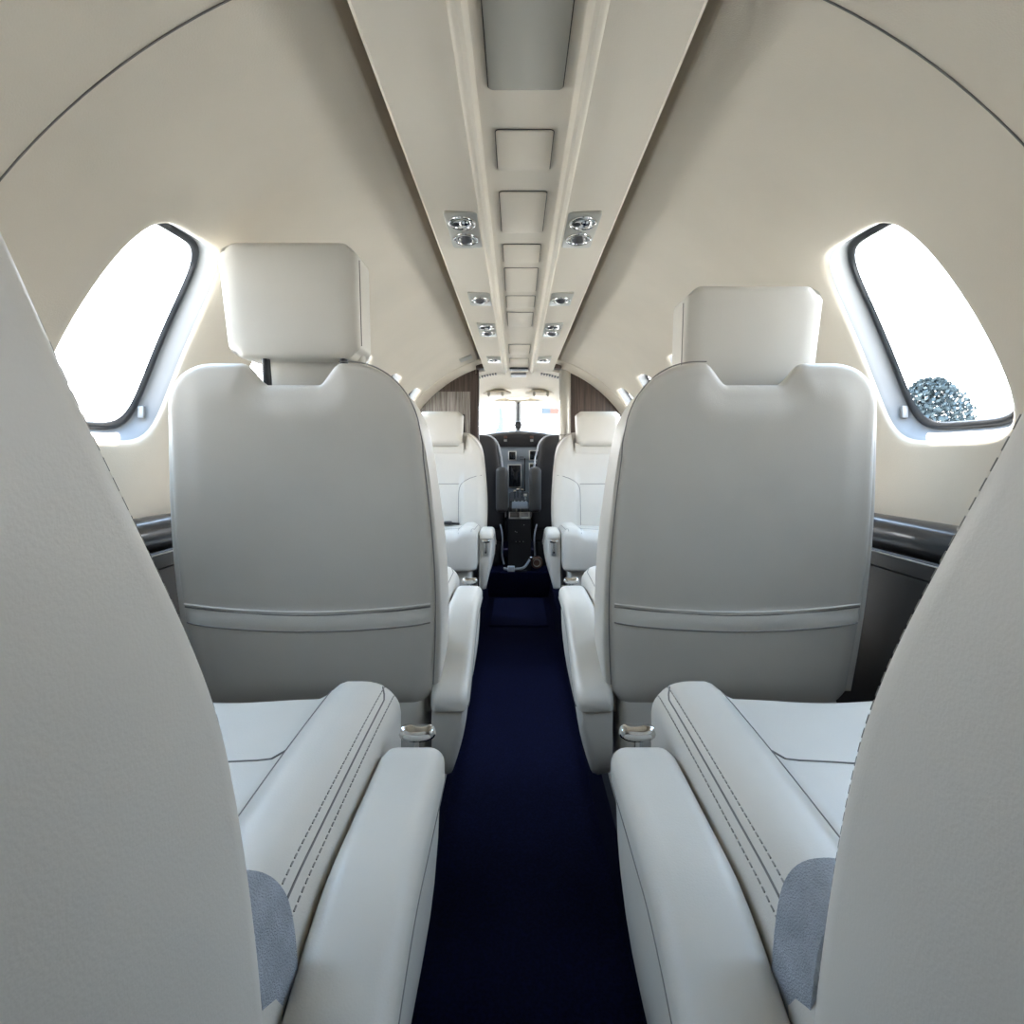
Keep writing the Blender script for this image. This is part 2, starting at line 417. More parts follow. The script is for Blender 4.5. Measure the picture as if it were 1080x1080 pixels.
bm = BX((-0.249, 3.385, 0.0), (-0.238, 3.45, 1.49), 0.003); link('edge_strip', bm, 'wood', wl)
# grey soffit ends beside the dropped panel
bm = bmesh.new(); 
for sx in (-1, 1): box(bm, (sx*0.205, 3.32, 1.468), (sx*0.25, 3.40, 1.50), 0.004)
struct(link('trim_5', bm, 'wood'))

# ------------------------------------------------------------------ passenger seats
def make_seat(x, y, rz, s, label, hr_z=0.0, rec=11, zoff=0.0, bend=0.0, stitch=False, belt=False, lever=0, group='cream leather cabin seats'):
    """aisle on local +x*s ; front is local +y ; y=0 is the back cushion's face at seat height"""
    root = empty('cabin_seat', (x, y, 0.12), label, 'seat', group, rz)
    Z0 = -0.12+zoff
    tr_ = math.tan(R_(rec))
    def P(a, b, c): return (a*s, c-tr_*(b-0.60)-bend*max(0.0, b-0.75)**2, b+Z0)
    dk = 0.022 if bend else 0.0
    inb, ind = (0.60, 0.085) if bend else (0.42, 0.135)
    # --- back shell
    def hw(t): return 0.220+0.012*np.sin(np.pi*np.clip(t*1.05, 0, 1))-0.004*t
    def topf(u):
        au = np.abs(u); xx = au*0.213
        st = np.where(u > 0, inb, 0.60); dp = np.where(u > 0, ind, 0.085)
        z = 1.108-dp*(1-np.sqrt(np.clip(1-np.clip((au-st)/(1-st), 0, 1)**2.3, 0, 1)))
        return z-0.036*(1-sstep(0.042, 0.082, xx))
    def fm(U, T):
        X = U*hw(T); tp = topf(U); zb = 0.480+0.03*np.clip((np.abs(U)-0.85)/0.15, 0, 1)**2
        return X, zb+T*(tp-zb)
    def shr(A, B, D):
        base = -dk-0.138-0.012*(1-(A/0.23)**2)*sstep(0.0, 0.06, D)
        pocket = -0.007*(1-sstep(0.655, 0.672, B))*sstep(0.0, 0.03, D)
        return base+pocket+er(D, 0.012)
    sh = Slab(fm, lambda A, B, D: -dk-0.118-0*A, shr, P, nu=84)
    shell = part(link('back_shell', sh.bm, 'leather', root))
    def px(z, side=1, off=0.0):    # edge half width at height z
        t = np.clip((z-0.492)/(1.108-0.492), 0, 1); return float(hw(t))-off
    for zc, rr, m, sag in ((0.673, 0.0022, 'piping', 0.012), (0.668, 0.0014, 'seam', 0.012), (0.638, 0.0014, 'seam', 0.012)):
        pts = []
        for k in range(41):
            q = -1+k/20; z = zc+sag*(q*q)-0.002; pts.append(sh.pt(q*px(z, off=0.006), z, 'r', -0.0004))
        link('pocket_seam', TB(pts, rr, 6), m, shell)
    # --- backrest
    def hw2(t): return 0.234+0.010*np.sin(np.pi*np.clip(t, 0, 1))-0.012*t**2-(0.010*(1-t) if bend else 0)
    def top2(u):
        au = np.abs(u); xx = au*0.225
        st = np.where(u > 0, inb, 0.52); dp = np.where(u > 0, ind+0.02, 0.10)
        z = 1.100-dp*(1-np.sqrt(np.clip(1-np.clip((au-st)/(1-st), 0, 1)**2.2, 0, 1)))
        return z-0.080*(1-sstep(0.122, 0.134, xx))
    def fm2(U, T):
        tp = top2(U); zb = 0.505+0*U; return U*hw2(T), zb+T*(tp-zb)
    def bf(A, B, D):
        wing = 0.020*sstep(0.085, 0.125, np.abs(A))*(1-sstep(0.74, 0.92, B-0.35*np.clip(np.abs(A)-0.09, 0, 1)))
        lum = 0.012*np.exp(-((B-0.70)/0.10)**2)*np.exp(-(A/0.14)**2)
        return -0.012+wing+lum+0.012*sstep(0, 0.05, D)-er(D, 0.024)
    def br(A, B, D): return -dk-0.130+er(D, 0.008)
    bk = Slab(fm2, bf, br, P, nu=76)
    back = link('backrest', bk.bm, 'leather', root)
    for q in (-1, 1):
        pts = [bk.pt(q*a, b, 'f', 0.0003) for a, b in [(0.093, 0.52+0.02*i) for i in range(14)]+[(0.096, 0.805), (0.105, 0.825), (0.125, 0.842), (0.15, 0.856), (0.18, 0.866), (0.215, 0.872)]]
        link('seam', TB(pts, 0.0016, 6), 'seam', back)
    link('seam', TB([bk.pt(-0.094+0.0094*k*2, 0.826, 'f', 0.0003) for k in range(11)], 0.0016, 6), 'seam', back)
    # edge seam on the aisle side between shell and cushion
    pts = []
    for k in range(60):
        a, b = fm(np.array(1.0), np.array(0.03+0.97*k/59)); pts.append(Vector(P(float(a)+0.0022, float(b), -dk-0.1345)))
    for k in range(1, 30):
        a, b = fm(np.array(1.0-0.62*k/29), np.array(1.0)); pts.append(Vector(P(float(a), float(b)+0.0018, -dk-0.1345)))
    link('seam', TB(pts, 0.0012, 5), 'seam', shell)
    if stitch:
        bm = bmesh.new()
        for q in (1,):
            pts = []
            for k in range(90):
                U = np.array([1.0]); T = np.array([0.03+0.95*k/89]); a, b = fm2(U, T)
                pts.append(Vector(P(float(a[0])-0.008, float(b[0])-0.004*max(0.0, float(T[0])-0.9)*10, float(bf(a-0.008, b, np.array([0.008]))[0])+0.0002)))
            stitches(bm, pts, 0.0085, 0.0055, 0.00055)
        link('stitching', bm, 'thread', back)
    # --- headrest
    hz = 1.055+hr_z
    def fmh(U, T):
        X = -0.013+U*(0.1210-0.012*np.clip((np.abs(T-0.5)-0.44)/0.06, 0, 1)**2-0.004*(1-T))
        b0 = 0.0+0.012*np.clip((np.abs(U)-0.88)/0.12, 0, 1)**2; b1 = 0.192-0.014*np.clip((np.abs(U)-0.84)/0.16, 0, 1)**2
        return X, hz+b0+T*(b1-b0)
    hd = Slab(fmh, lambda A, B, D: 0.036-0.010*((A+0.013)/0.118)**2-er(D, 0.035), lambda A, B, D: -0.079-0.003*sstep(0, .03, D)+er(D, 0.010), P, nu=30, nt=24)
    head = link('headrest', hd.bm, 'leather', root, angle=60)
    pts = []
    for k in range(24):
        a, b = fmh(np.array(1.0), np.array(0.06+0.86*k/23)); pts.append(Vector(P(float(a), float(b), -0.069)))
    link('seam', TB(pts, 0.0012, 5), 'seam', head)
    for q in (-1, 1):
        link('headrest_post', TB([P(q*0.070, 0.93, -0.064), P(q*0.070, hz+0.02, -0.064)], 0.0075, 12), 'rubber', head)
    bm = bmesh.new(); vs = nw = 0.096 if hr_z > 0.03 else 0.116; box(bm, (-nw, -0.030, 0.985), (nw, -0.002, hz+0.02), 0.008)
    for v in bm.verts: v.co = Vector(P(v.co.x, v.co.z, v.co.y))
    link('neck_pad', bm, 'leather', head)
    # --- cushion
    def fmc(U, T):
        X = U*0.219; yb = -0.075; yf = 0.432-0.020*np.clip((np.abs(U)-0.80)/0.2, 0, 1)**2; return X, yb+T*(yf-yb)
    def cf(A, B, D):
        bol = 0.022*sstep(0.118, 0.155, np.abs(A))*sstep(0.02, 0.22, B+0.10)
        dish = -0.006*np.exp(-(A/0.08)**2)
        sl = 0.018*sstep(-0.1, 0.40, B)
        return 0.600+bol+dish+sl+0.008*sstep(0, 0.04, D)-er(D, 0.038)
    PC = lambda a, b, c: (a*s, b, c+Z0)
    cu = Slab(fmc, cf, lambda A, B, D: 0.445+er(D, 0.02), PC, nu=44, nt=40)
    cus = link('seat_cushion', cu.bm, 'leather', root)
    for q in (-1, 1):
        link('seam', TB([cu.pt(q*(0.136-0.005*math.sin(k/19*3)), -0.02+0.44*k/19, 'f', 0.0003) for k in range(20)], 0.0010 if stitch else 0.0014, 6), 'seam', cus)
    link('seam', TB([cu.pt(-0.1305+0.01305*k, 0.258+0.006*max(0.0, abs(k-10)-8.5)/1.5, 'f', 0.0003) for k in range(21)], 0.0010, 6), 'seam', cus)
    for q in ((1, -1) if stitch else (1,)):
        line = [cu.pt(q*(0.206-0.012*sstep(0.38, 0.42, np.array(0.05+0.37*k/39.0))), 0.0+0.418*k/39, 'f', 0.0003) for k in range(40)]
        link('seam', TB(line, 0.0010, 6), 'seam', cus)
        if stitch:
            bm = bmesh.new()
            for o2 in (-0.0055, 0.0055):
                stitches(bm, [cu.pt(q*(0.206+o2), 0.03+0.38*k/39, 'f', 0.0006) for k in range(40)], 0.0075, 0.0045, 0.0008)
            link('stitching', bm, 'thread', cus)
    # --- base
    bm = bmesh.new(); box(bm, (-0.19, -0.10, 0.20+Z0), (0.19, 0.36, 0.452+Z0), 0.02)
    link('seat_base', bm, 'leather', root)
    for q in (-1, 1): link('seat_track', BX((q*0.15-0.03, -0.14, 0.0), (q*0.15+0.03, 0.30, 0.085), 0.006), 'darkgrey', root)
    # rear apron below the shell
    bm = bmesh.new(); vs = box(bm, (-0.205, -0.118, 0.33+Z0), (0.205, -0.05, 0.50+Z0), 0.012); link('rear_apron', bm, 'leather', root)
    # --- armrests
    def ztop(yy): return 0.523+0.092*float(sstep(-0.15, 0.14, np.array(yy)))+0.006*yy
    for q in (1,):
        if q == -1 and s: 
            xa, xb = -0.232, -0.214
        else: xa, xb = 0.220, 0.291
        ys = [-0.150, -0.148, -0.142, -0.132, -0.118]+list(np.linspace(-0.10, 0.27, 18))+[0.288, 0.300, 0.308, 0.313, 0.315]
        def endf(yy, r=0.032): 
            d = min(yy+0.150, 0.315-yy); return 1.0 if d >= r else math.sqrt(max(0, 1-((r-d)/r)**2))
        secs = []; secs2 = []
        for yy in ys:
            e = max(endf(yy), 0.05); zt = ztop(yy)-0.022*(1-e); hwid = (xb-xa)/2-0.010*(1-e); xc = (xa+xb)/2; th = 0.040*(0.35+0.65*e); r = min(0.018, th*0.46)
            sec = []
            for cx, cz, a0 in ((hwid-r, -r, 0), (-(hwid-r), -r, 90), (-(hwid-r*0.4), -th+r*0.4, 180), (hwid-r*0.4, -th+r*0.4, 270)):
                rr = r if a0 < 180 else r*0.4
                for k in range(6):
                    a = R_(a0+90*k/5); sec.append(((xc+cx+rr*math.cos(a))*s, yy, zt+cz+rr*math.sin(a)+Z0))
            secs.append(sec)
        bm = bmesh.new(); loft(bm, secs); arm = link('armrest' if q == 1 else 'outboard_armrest', bm, 'leather', root, angle=60)
        if q == -1: continue
        pts = [((xb-0.0005)*s, yy, ztop(yy)-0.033+Z0) for yy in np.linspace(-0.135, 0.30, 30)]
        link('seam', TB(pts, 0.0013, 5), 'seam', arm)
        # side panel, leaning in towards its foot, rounded lower rear corner
        ys2 = [-0.143, -0.132, -0.120, -0.10, -0.07]+list(np.linspace(-0.04, 0.26, 12))+[0.280, 0.295, 0.303, 0.306]
        secs = []
        for yy in ys2:
            dr = min(yy+0.143, 0.09)/0.09; df = min(0.306-yy, 0.03)/0.03
            zb = 0.335+0.085*(1-math.sqrt(max(0, 1-(1-dr)**2)))+0.012*(1-df)
            zt = ztop(yy)-0.028
            e = math.sqrt(max(0.02, 1-(1-min(1, (0.306-yy)/0.02, (yy+0.145)/0.02))**2))
            xo = xb-0.006-0.010*(1-e); xi = xa+0.004
            sec = []
            for k in range(8):
                f = k/7; z = zt+(zb-zt)*f; lean = 0.030*f**1.6-0.004*math.sin(math.pi*f); sec.append(((xo-lean)*s, yy, z+Z0))
            sec += [((xo-0.040)*s, yy, zb-0.004+Z0), (xi*s, yy, zb+Z0), (xi*s, yy, zt+Z0)]
            secs.append(sec)
        bm = bmesh.new(); loft(bm, secs); pan = link('armrest_panel', bm, 'leather', root, angle=50)
        # inset seam on the panel
        # lever
        lz = ztop(0.3)+lever+Z0
        bm = bmesh.new(); tube(bm, [((xa+xb)/2*s, 0.324, lz-0.045), ((xa+xb)/2*s, 0.324, lz)], 0.0035, 10)
        tube(bm, smoothpts([((xa+xb)/2*s-0.019, 0.324, lz+0.007), ((xa+xb)/2*s-0.010, 0.324, lz+0.004), ((xa+xb)/2*s, 0.324, lz+0.003), ((xa+xb)/2*s+0.010, 0.324, lz+0.004), ((xa+xb)/2*s+0.019, 0.324, lz+0.007)], 3), [0.005, 0.0075, 0.0085, 0.009, 0.009, 0.009, 0.009, 0.009, 0.009, 0.009, 0.0085, 0.0075, 0.005], 12)
        part(link('recline_lever', bm, 'chrome', arm), 'chrome T-shaped lever')
        bm = BX(((xa+xb)/2-0.013, 0.311, 0.50+Z0), ((xa+xb)/2+0.013, 0.318, 0.57+Z0), 0.002)
        for v in bm.verts: v.co.x *= s
        pl = link('lever_plate', bm, 'silver', arm)
        bm = BX(((xa+xb)/2-0.0035, 0.3175, 0.512+Z0), ((xa+xb)/2+0.0035, 0.3190, 0.565+Z0))
        for v in bm.verts: v.co.x *= s
        link('slot', bm, 'black', pl)
    if belt:
        bz = 0.008 if s < 0 else 0.0
        bm = bmesh.new()
        A = smoothpts([(0.2180*s, 0.030, 0.46+Z0), (0.2175*s, 0.034, 0.55+Z0), (0.2160*s, 0.036, 0.600+Z0), (0.210*s, 0.033, 0.638+bz+Z0), (0.195*s, 0.026, 0.654+bz+Z0), (0.172*s, 0.010, 0.655+bz+Z0), (0.145*s, -0.02, 0.636+bz*.5+Z0)], 8)
        A = [p+Vector((0, 0.006, 0)) for p in A]; ribbon(bm, A, (0.20*s, 1, 0.22), 0.036, 0.0034)
        A = smoothpts([(0.2150*s, 0.010, 0.46+Z0), (0.2140*s, 0.014, 0.57+Z0), (0.207*s, 0.014, 0.592+Z0), (0.190*s, 0.006, 0.603+Z0), (0.172*s, -0.012, 0.606+Z0)], 8)
        ribbon(bm, A, (0.12*s, 1, 0.1), 0.034, 0.0030)
        sb = part(link('seat_belt', bm, 'strapcloth', root, angle=60), 'grey webbing seat belt')
    return root

G3 = 'forward facing cabin seats nearest the camera'; G2 = 'cabin seats seen from behind'; G1 = 'aft facing cabin seats by the forward partition'
make_seat(-0.380, 0.32, 0, 1, 'nearest cream leather seat at the left edge of the photo, grey belt on cushion', 0.0, rec=14.5, bend=0.5, zoff=0.02, stitch=True, belt=True, lever=-0.003, group=G3)
make_seat(0.380, 0.32, 0, -1, 'nearest cream leather seat at the right edge of the photo, looped belt on cushion', 0.0, rec=14.5, bend=0.5, zoff=0.02, stitch=True, belt=True, lever=-0.003, group=G3)
make_seat(-0.392, 1.186, 0, 1, 'cream leather seat seen from behind, left of aisle, headrest raised on two black posts', 0.070, rec=11, group=G2)
make_seat(0.388, 1.186, 0, -1, 'cream leather seat seen from behind, right of aisle, headrest pushed down', 0.0, rec=11, group=G2)
s1 = make_seat(-0.415, 3.02, math.pi, -1, 'far cream leather seat facing the camera, left of aisle, before the grey veneer partition', -0.028, rec=8, zoff=-0.02, lever=-0.05, group=G1)
s2 = make_seat(0.420, 3.02, math.pi, 1, 'far cream leather seat facing the camera, right of aisle, before the dark brown partition', -0.028, rec=8, zoff=-0.02, lever=-0.05, group=G1)
bm = bmesh.new(); box(bm, (-0.06, 0.0, 0.475), (-0.02, 0.05, 0.49), 0.004); tube(bm, [(-0.10, 0.02, 0.478), (-0.06, 0.03, 0.482)], 0.006, 6)
part(link('belt_buckle', bm, 'black', s1), 'black seat belt buckle')

# ------------------------------------------------------------------ side ledges
for sx, side, op in ((-1, 'left', 'left'), (1, 'right', 'right')):
    root = empty('side_ledge', (sx*0.70, -0.3, 0.80), 'glossy black rounded ledge running along the %s cabin wall below the windows' % side, 'ledge', 'black side ledges')
    bm = bmesh.new(); secs = []
    for y in np.linspace(-0.3, 3.36, 14):
        secs.append([(sx*(x-0.70), y+0.3, z-0.80) for x, z in [(0.769, 0.822)]+[(0.736+0.036*math.cos(R_(a)), 0.797+0.036*math.sin(R_(a))) for a in range(60, 281, 10)]+[(0.769, 0.766)]])
    loft(bm, secs); link('ledge_roll', bm, 'ledge', root)
    bm = bmesh.new(); box(bm, (sx*0.0, 0.0, -0.062), (sx*-0.012, 3.6, -0.030), 0.003); link('ledge_rail', bm, 'darkgrey', root)
    bm = bmesh.new(); tube(bm, [(sx*-0.013, 0.0, -0.034), (sx*-0.013, 3.6, -0.034)], 0.0015, 6); link('bright_strip', bm, 'silver', root)

# ------------------------------------------------------------------ ceiling fittings
def rrect(cx, cy, hx, hy, r, n=5):
    out = []
    for sx_, sy_, a0 in ((1, 1, 0), (-1, 1, 90), (-1, -1, 180), (1, -1, 270)):
        for k in range(n+1):
            a = R_(a0+90*k/n); out.append((cx+sx_*(hx-r)+r*math.cos(a), cy+sy_*(hy-r)+r*math.sin(a)))
    return out
def ceiling_panel(y0, y1, hx, m, label, grp):
    yc, hy = (y0+y1)/2, (y1-y0)/2
    root = empty('ceiling_panel', (0, yc, 1.449), label, 'ceiling panel', grp)
    o = rrect(0, 0, hx, hy, 0.006); bm = bmesh.new()
    loft(bm, [[(x, y, z) for x, y in rrect(0, 0, hx+g, hy+g, 0.006)] for z, g in ((0.0, 0), (-0.0022, 0), (-0.0030, -0.0008))])
    link('cover', bm, m, root, angle=50)
    # narrow dark joint round the cover
    bm = bmesh.new(); tube(bm, [(x, y, -0.0004) for x, y in rrect(0, 0, hx+0.0006, hy+0.0006, 0.006)], 0.0007, 5, closed=True)
    link('joint', bm, 'gap', root)
ceiling_panel(0.30, 0.77, 0.050, 'greypanel', 'large darker grey rectangular panel in the ceiling strip at the top of the photo', 'big ceiling panel')
names = ['pale square access panel in the ceiling strip, right behind the darker grey panel', 'pale square access panel second along the strip, beside the first pair of lamp units',
 'short pale access panel, third along the ceiling strip after the square one', 'pale access panel, fourth along the ceiling strip', 'short pale access panel, fifth along the ceiling strip, between the single reading lamps',
 'pale access panel, sixth along the ceiling strip, between the second pair of twin lamp units', 'small pale access panel, seventh along the ceiling strip', 'tiny pale access panel, eighth and last before the black ceiling slot']
for (a, b), nm in zip([(0.867, 0.987), (1.068, 1.26), (1.333, 1.456), (1.50, 1.71), (1.76, 1.90), (1.96, 2.17), (2.52, 2.75), (2.88, 3.02)], names):
    ceiling_panel(a, b, 0.0445 if a < 2.4 else 0.048, 'panel', nm, 'pale access panels in the ceiling strip')
o = tag(link('ceiling_vent', BX((-0.052, 3.17, 1.442), (0.052, 3.26, 1.4495), 0.002), 'black'), 'narrow black vent slot at the forward end of the ceiling strip', 'vent')
def lamp_unit(sx, y0, y1, kind, label):
    yc = (y0+y1)/2; h = (y1-y0)/2; xc = sx*0.126
    zc = 1.4425
    root = empty('overhead_lamp_unit', (xc, yc, zc), label, 'overhead lamp', 'overhead lamp and air units')
    sl = Matrix.Rotation(-sx*R_(-3.0), 4, 'Y')
    bm = bmesh.new(); loft(bm, [[(x, y, z) for x, y in rrect(0, 0, 0.034+g, h+g, 0.007)] for z, g in ((0.004, 0), (-0.003, 0), (-0.0045, -0.002))])
    link('bezel', bm, 'panelplate', root, angle=50)
    spots = []
    if kind == 2: spots = [(-h*0.52, 'vent'), (h*0.40, 'lamp')]
    if kind == 1: spots = [(0, 'lamp')]
    if kind == 0: spots = [(0, 'vent')]
    for yy, k in spots:
        rx = 0.026; ry = min(0.030, h*0.55)
        bm = bmesh.new(); tube(bm, [(rx*math.cos(a), yy+ry*math.sin(a), -0.0052) for a in np.linspace(0, 2*math.pi, 32, endpoint=False)], 0.0032, 8, closed=True)
        link('ring', bm, 'chrome', root)
        bm = bmesh.new()
        if k == 'lamp':
            sphere(bm, (0, yy, -0.002), 0.019, (1, min(1.1, ry/0.022), 0.75)); l = link('reading_lamp', bm, 'lens', root)
            bm = bmesh.new(); tube(bm, [(0.0205*math.cos(a), yy+ry*0.78*math.sin(a), -0.0058) for a in np.linspace(0, 2*math.pi, 28, endpoint=False)], 0.0012, 6, closed=True); link('lamp_rim', bm, 'silver', l)
        else:
            sphere(bm, (0.006, yy, -0.002), 0.015, (1, ry/0.024, 0.7)); cyl(bm, (0.0, yy, -0.006), 0.020, 0.003, r2=0.012)
            l = link('air_nozzle', bm, 'chrome', root)
            bm = bmesh.new(); sphere(bm, (-0.013, yy+0.003, -0.006), 0.009, (1.1, 1.2, 0.5)); link('nozzle_opening', bm, 'black', l)
    bm = bmesh.new(); box(bm, (-0.006, -0.003, -0.0065), (0.006, 0.003, -0.004), 0.001); link('button', bm, 'silver', root)
M['panelplate'] = mat('satin_beige_bezel', (0.50, 0.49, 0.44), 0.35, 0.25)
for sx, sd in ((-1, 'left'), (1, 'right')):
    lamp_unit(sx, 1.14, 1.33, 2, 'large twin chrome and glass overhead unit nearest the camera, %s of the ceiling strip' % sd)
    lamp_unit(sx, 1.70, 1.84, 1, 'single reading lamp in a beige bezel, second along, %s of the ceiling strip' % sd)
    lamp_unit(sx, 2.09, 2.31, 2, 'twin chrome overhead unit third along on the %s of the ceiling strip' % sd)
    lamp_unit(sx, 2.78, 2.96, 0, 'small chrome air nozzle unit farthest along on the %s of the ceiling strip' % sd)
# small sign lamp on left headliner
th = R_(-22); x, z = pc(abs(th), CR-0.002, -1)
o = link('wall_speaker_vent', BX((-0.035, -0.045, -0.004), (0.035, 0.045, 0.004), 0.003), 'panelplate'); o.location = (x, 3.08, z); o.rotation_euler = (0, th, 0)
tag(o, 'small beige vent plate on the left headliner near the forward partition', 'vent')

# ------------------------------------------------------------------ floor mat
bm = bmesh.new(); box(bm, (-0.165, 3.17, 0.0), (0.165, 3.80, 0.010), 0.004); root = tag(link('floor_mat', bm, 'matcloth'), 'small navy mat on the aisle carpet before the cockpit step', 'mat')
bm = bmesh.new(); tube(bm, [(-0.163, 3.172, 0.009), (0.163, 3.172, 0.009), (0.163, 3.798, 0.009), (-0.163, 3.798, 0.009)], 0.004, 6, closed=True); link('bound_edge', bm, 'carpet', root)

# ------------------------------------------------------------------ cockpit
# roof and sides
def crad(y): f = (y-3.45)/1.45; return 0.74-0.10*f, 1.490-0.065*f*f
bm = bmesh.new(); secs = []
for y in np.linspace(3.405, 4.72, 10):
    a, zt = crad(y); secs.append([(a*math.sin(R_(q)), y, 0.90+(zt-0.90)*math.cos(R_(q))) for q in np.linspace(-62, 62, 41)])
loft(bm, secs, closed=False); rf = struct(link('ceiling_cockpit', bm, 'liner', angle=60))
for sx, side in ((-1, 'left'), (1, 'right')):
    bm = bmesh.new(); secs = []
    for y in np.linspace(3.45, 5.3, 8):
        a, zt = crad(min(y, 4.9)); secs.append([(sx*a*math.sin(R_(q)), y, 0.90+(zt-0.90)*math.cos(R_(q))) for q in (76, 84, 90)]+[(sx*a*0.97, y, 0.6), (sx*a*0.85, y, 0.1)])
    loft(bm, secs, closed=False); struct(link('wall_cockpit_'+side, bm, 'darkwall', angle=30))
    for y in (3.47, 4.15, 4.80):
        pass
# roof vents rows and shallow domes
for sx, sd in ((-1, 'left'), (1, 'right')):
    root = empty('roof_grille', (sx*0.20, 3.60, 1.455), 'row of small black slots in the cockpit roof, %s of the opening' % sd, 'grille', 'cockpit roof grilles')
    bm = bmesh.new()
    for k in range(7):
        x = 0.145+0.017*k; a, zt = crad(3.6); z = 0.90+(zt-0.90)*math.sqrt(max(0, 1-(x/a)**2))
        box(bm, (sx*x-0.004-sx*0.2, -0.03, z-0.005-1.455), (sx*x+0.004-sx*0.2, 0.03, z+0.001-1.455))
    link('slots', bm, 'black', root)
    root = empty('roof_pod', (sx*0.17, 4.30, 1.43), 'cream oval pod with small clips on the cockpit roof, %s of centre' % sd, 'roof pod', 'cockpit roof pods')
    bm = bmesh.new(); sphere(bm, (0, 0, 0.004), 0.10, (1.2, 1.0, 0.20), 28); link('housing', bm, 'liner', root)
    for dx in (-0.055, 0.045):
        bm = bmesh.new(); box(bm, (sx*dx-0.010, -0.14, -0.030), (sx*dx+0.010, -0.12, 0.0), 0.003); box(bm, (sx*dx-0.006, -0.155, -0.040), (sx*dx+0.006, -0.12, -0.024), 0.003); link('clip', bm, 'post', root)
bm = bmesh.new(); box(bm, (-0.05, 3.64, 1.479), (0.05, 3.78, 1.492), 0.004)
tag(link('roof_light', bm, 'reveal'), 'pale rectangular light cover in the middle of the cockpit roof', 'light')
# windscreen
root = struct(bpy.data.objects.new('window_13', None)); COL.objects.link(root); root.location = (0, 4.9, 1.1)
for sx in (-1, 1):
    bm = bmesh.new(); v = [bm.verts.new(p) for p in ((0, 0.42, 0.0), (sx*0.58, 0.0, -0.03), (sx*0.46, -0.22, 0.31), (0, -0.16, 0.32))]; bm.faces.new(v)
    link('pane', bm, 'pane', root, smooth=False)
bm = bmesh.new(); ribbon(bm, [(0, 0.44, -0.01), (0, -0.18, 0.33)], (1, 0, 0), 0.050, 0.03); link('centre_post', bm, 'silver', root, angle=30)
bm = bmesh.new(); ribbon(bm, [(0, 0.40, 0.03), (0, -0.16, 0.300)], (1, 0, 0), 0.016, 0.016)
for v in bm.verts: v.co.y -= 0.018
link('post_seal', bm, 'black', root, angle=30)
bm = bmesh.new()
tube(bm, [(0.58, 0, -0.03), (0.47, -0.22, 0.315), (0.25, -0.20, 0.325), (0, -0.17, 0.318), (-0.25, -0.20, 0.325), (-0.47, -0.22, 0.315), (-0.58, 0, -0.03)], 0.014, 8)
link('frame', bm, 'liner', root)
# glareshield and panel
root = empty('instrument_panel', (0, 4.5, 0.6), 'grey instrument panel with black screens under the dark glareshield', 'instrument panel')
bm = BX((-0.56, 0.0, -0.05), (0.56, 0.10, 0.47), 0.01); link('panel_face', bm, 'instr', root)
bm = bmesh.new(); secs = []
for x in np.linspace(-0.58, 0.58, 30):
    zt = 0.560-0.19*x*x/0.34*0.55-0.02*abs(x)
    secs.append([(x, 0.75, zt-0.05), (x, 0.30, zt+0.0), (x, 0.02, zt), (x, -0.035, zt-0.010), (x, -0.055, zt-0.03), (x, -0.045, 0.445+0.02*math.cos(x*5)), (x, -0.02, 0.430), (x, 0.75, 0.43)])
loft(bm, secs); gs = part(link('glareshield', bm, 'cockleather', root, angle=50), 'black padded glareshield')
for x in (-0.10, 0.105):
    bm = BX((x-0.014, -0.064, 0.495), (x+0.014, -0.045, 0.515), 0.002); link('annunciator', bm, 'brown', gs)
    bm = BX((x-0.012, -0.064, 0.470), (x+0.012, -0.045, 0.488), 0.002); link('annunciator', bm, 'reveal', gs)
def screen(x0, x1, z0, z1, rim=0.008):
    bm = BX((x0-rim, -0.014, z0-rim), (x1+rim, 0.002, z1+rim), 0.004); f = link('screen_bezel', bm, 'silver' if rim > 0.007 else 'instr', root)
    bm = BX((x0, -0.0165, z0), (x1, -0.010, z1), 0.001); link('screen', bm, 'screen', f)
screen(-0.072, -0.022, 0.330, 0.390); screen(0.092, 0.16, 0.330, 0.395)
screen(-0.075, 0.018, 0.115, 0.285); screen(0.092, 0.16, 0.230, 0.295); screen(0.085, 0.15, 0.10, 0.19, 0.006)
screen(-0.34, -0.16, 0.15, 0.37); screen(0.24, 0.42, 0.15, 0.37)
bm = bmesh.new(); box(bm, (0.048, -0.014, 0.08), (0.056, 0.0, 0.34)); link('divider', bm, 'black', root)
for k in range(5):
    bm = bmesh.new(); cyl(bm, (0.035+0.014*(k % 3-1), -0.008, 0.33+0.02*(k//3)), 0.004, 0.02, 'Y', 12); link('knob', bm, 'black', root)
# compass
root = empty('compass', (0.0, 4.62, 1.175), 'round black standby compass on a stalk before the windscreen post', 'compass')
bm = bmesh.new(); sphere(bm, (0, 0, 0.035), 0.031, (1, 0.9, 1.1)); link('body', bm, 'black', root)
bm = bmesh.new(); cyl(bm, (0, -0.028, 0.035), 0.019, 0.006, 'Y'); link('dial', bm, 'darkgrey', root)
link('stalk', TB([(0, 0, -0.02), (0, 0, 0.02)], 0.012, 10), 'black', root)
